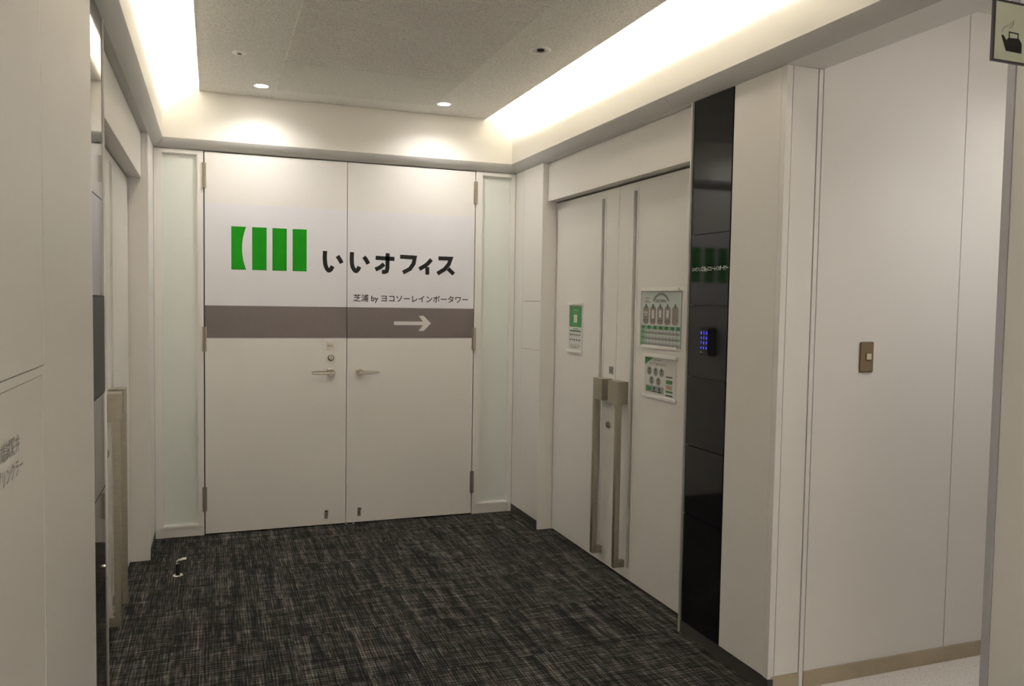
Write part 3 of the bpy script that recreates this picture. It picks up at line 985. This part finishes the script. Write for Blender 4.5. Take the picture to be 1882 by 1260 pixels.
def zlathe(name, x, y, prof, material, parent, n=24):
    bm = bmesh.new()
    rings = []
    for r, z in prof:
        rings.append([bm.verts.new((x, y, z))] if r < 1e-6 else [bm.verts.new((x + r * math.cos(2 * math.pi * k / n), y + r * math.sin(2 * math.pi * k / n), z)) for k in range(n)])
    join_rings(bm, rings, n)
    return finish(bm, name, material, parent)


zlathe('base_disc', dx, dy, [(0, 0.0), (0.027, 0.0), (0.027, 0.003), (0.022, 0.007), (0.010, 0.008), (0, 0.008)], 'chrome', ds)
zlathe('post', dx, dy, [(0, 0.008), (0.0115, 0.008), (0.0115, 0.062), (0.010, 0.066), (0, 0.066)], 'rubber', ds)
bm = bmesh.new()
tube(bm, [(dx - 0.004, dy - 0.002, 0.066), (dx - 0.003, dy - 0.003, 0.078), (dx + 0.006, dy - 0.004, 0.085), (dx + 0.020, dy - 0.005, 0.087)], 0.0065, 12)
finish(bm, 'arm', 'chrome', ds)
bm = bmesh.new()
tube(bm, [(dx + 0.020, dy - 0.005, 0.0875), (dx + 0.044, dy - 0.006, 0.089)], 0.0095, 16)
finish(bm, 'magnet_cup', 'chrome', ds)
bm = bmesh.new()
tube(bm, [(dx + 0.0442, dy - 0.006, 0.089), (dx + 0.050, dy - 0.006, 0.0893)], 0.0085, 16)
finish(bm, 'rubber_tip', 'rubber', ds)


# ------------------------------------------------------------------ ceiling fittings
def downlight(x, y, z, label, power, group, color=DOWN_COLOR, spot=146, lit=True, cat='light'):
    t = thing('downlight', (x, y, z), label, cat, group)
    zlathe('rim', x, y, [(0.0385, z + 0.003), (0.0385, z - 0.002), (0.0445, z - 0.003), (0.047, z - 0.001), (0.047, z + 0.002)], 'whiteplastic', t, 32)
    if lit:
        zlathe('lamp_face', x, y, [(0, z - 0.0015), (0.0384, z - 0.0015), (0.0384, z + 0.002), (0, z + 0.002)], 'lamp', t, 32)
        l = bpy.data.lights.new('downlight_beam', 'SPOT')
        l.energy = power
        l.color = color
        l.spot_size = math.radians(spot)
        l.spot_blend = 0.85
        l.shadow_soft_size = 0.016
        o = bpy.data.objects.new('downlight_beam', l)
        COL.objects.link(o)
        o.location = (x, y, z - 0.006)
        attach(o, t)
    return t


DG = 'lit downlights over the sign doors'
downlight(0.268, 5.030, ZC, 'small lit round downlight in the ceiling border above the logo door leaf', DOWN_POWER, DG)
downlight(1.375, 5.010, ZC, 'small lit round downlight in the ceiling border above the arrow door leaf', DOWN_POWER, DG)
RG = 'downlights behind the viewer'
for x, y in ((0.14, -2.5), (1.53, -2.5), (0.14, -3.4), (1.53, -3.4), (0.14, -4.3), (1.53, -4.3)):
    row = {-2.5: 'first row', -3.4: 'middle row', -4.3: 'rear wall row'}[y]
    side = 'on the hatch wall side' if x < 1 else 'on the kettle sign side'
    downlight(x, y, ZC, 'lit downlight over the terrazzo, %s, %s' % (row, side), REAR_POWER, RG)
CG = 'corridor downlights'
downlight(3.28, 1.80, ZCC, 'lit round downlight in the corridor ceiling far from the dark carpet', CORRIDOR_POWER, CG)
downlight(2.62, 1.95, ZCC, 'added fill light in the corridor ceiling beside the dropped beam', CORRIDOR_POWER * 0.42, CG, spot=92)  # fill light added out of view to brighten the corridor floor and lower wall

# unlit recessed fitting
ex, ey = 1.517, 3.760
t = thing('recessed_spotlight', (ex, ey, ZC), 'unlit recessed round ceiling fitting with white rim and dark lens', 'ceiling fitting')
zlathe('rim', ex, ey, [(0.040, ZC + 0.004), (0.040, ZC - 0.003), (0.050, ZC - 0.005), (0.056, ZC - 0.002), (0.056, ZC + 0.002)], 'whiteplastic', t, 36)
zlathe('reflector', ex, ey, [(0.0395, ZC - 0.0028), (0.030, ZC - 0.0012), (0.0, ZC - 0.0008)], 'metal', t, 36)
zlathe('lens', ex + 0.004, ey - 0.004, [(0.020, ZC - 0.0016), (0.018, ZC - 0.006), (0.010, ZC - 0.009), (0, ZC - 0.010)], 'plastic', t, 24)
# sprinkler
sx, sy = 0.128, 4.4075
t = thing('sprinkler_head', (sx, sy, ZC), 'tiny ceiling sprinkler with white escutcheon and bronze centre', 'sprinkler')
zlathe('escutcheon', sx, sy, [(0.012, ZC + 0.001), (0.012, ZC - 0.006), (0.026, ZC - 0.005), (0.036, ZC - 0.002), (0.036, ZC + 0.001)], 'whiteplastic', t, 28)
zlathe('frame_arm', sx, sy, [(0.0, ZC - 0.001), (0.0095, ZC - 0.001), (0.0095, ZC - 0.008), (0.005, ZC - 0.012), (0, ZC - 0.012)], 'plate', t, 16)
zlathe('deflector', sx, sy, [(0, ZC - 0.0125), (0.012, ZC - 0.0125), (0.012, ZC - 0.014), (0, ZC - 0.014)], 'metal', t, 20)
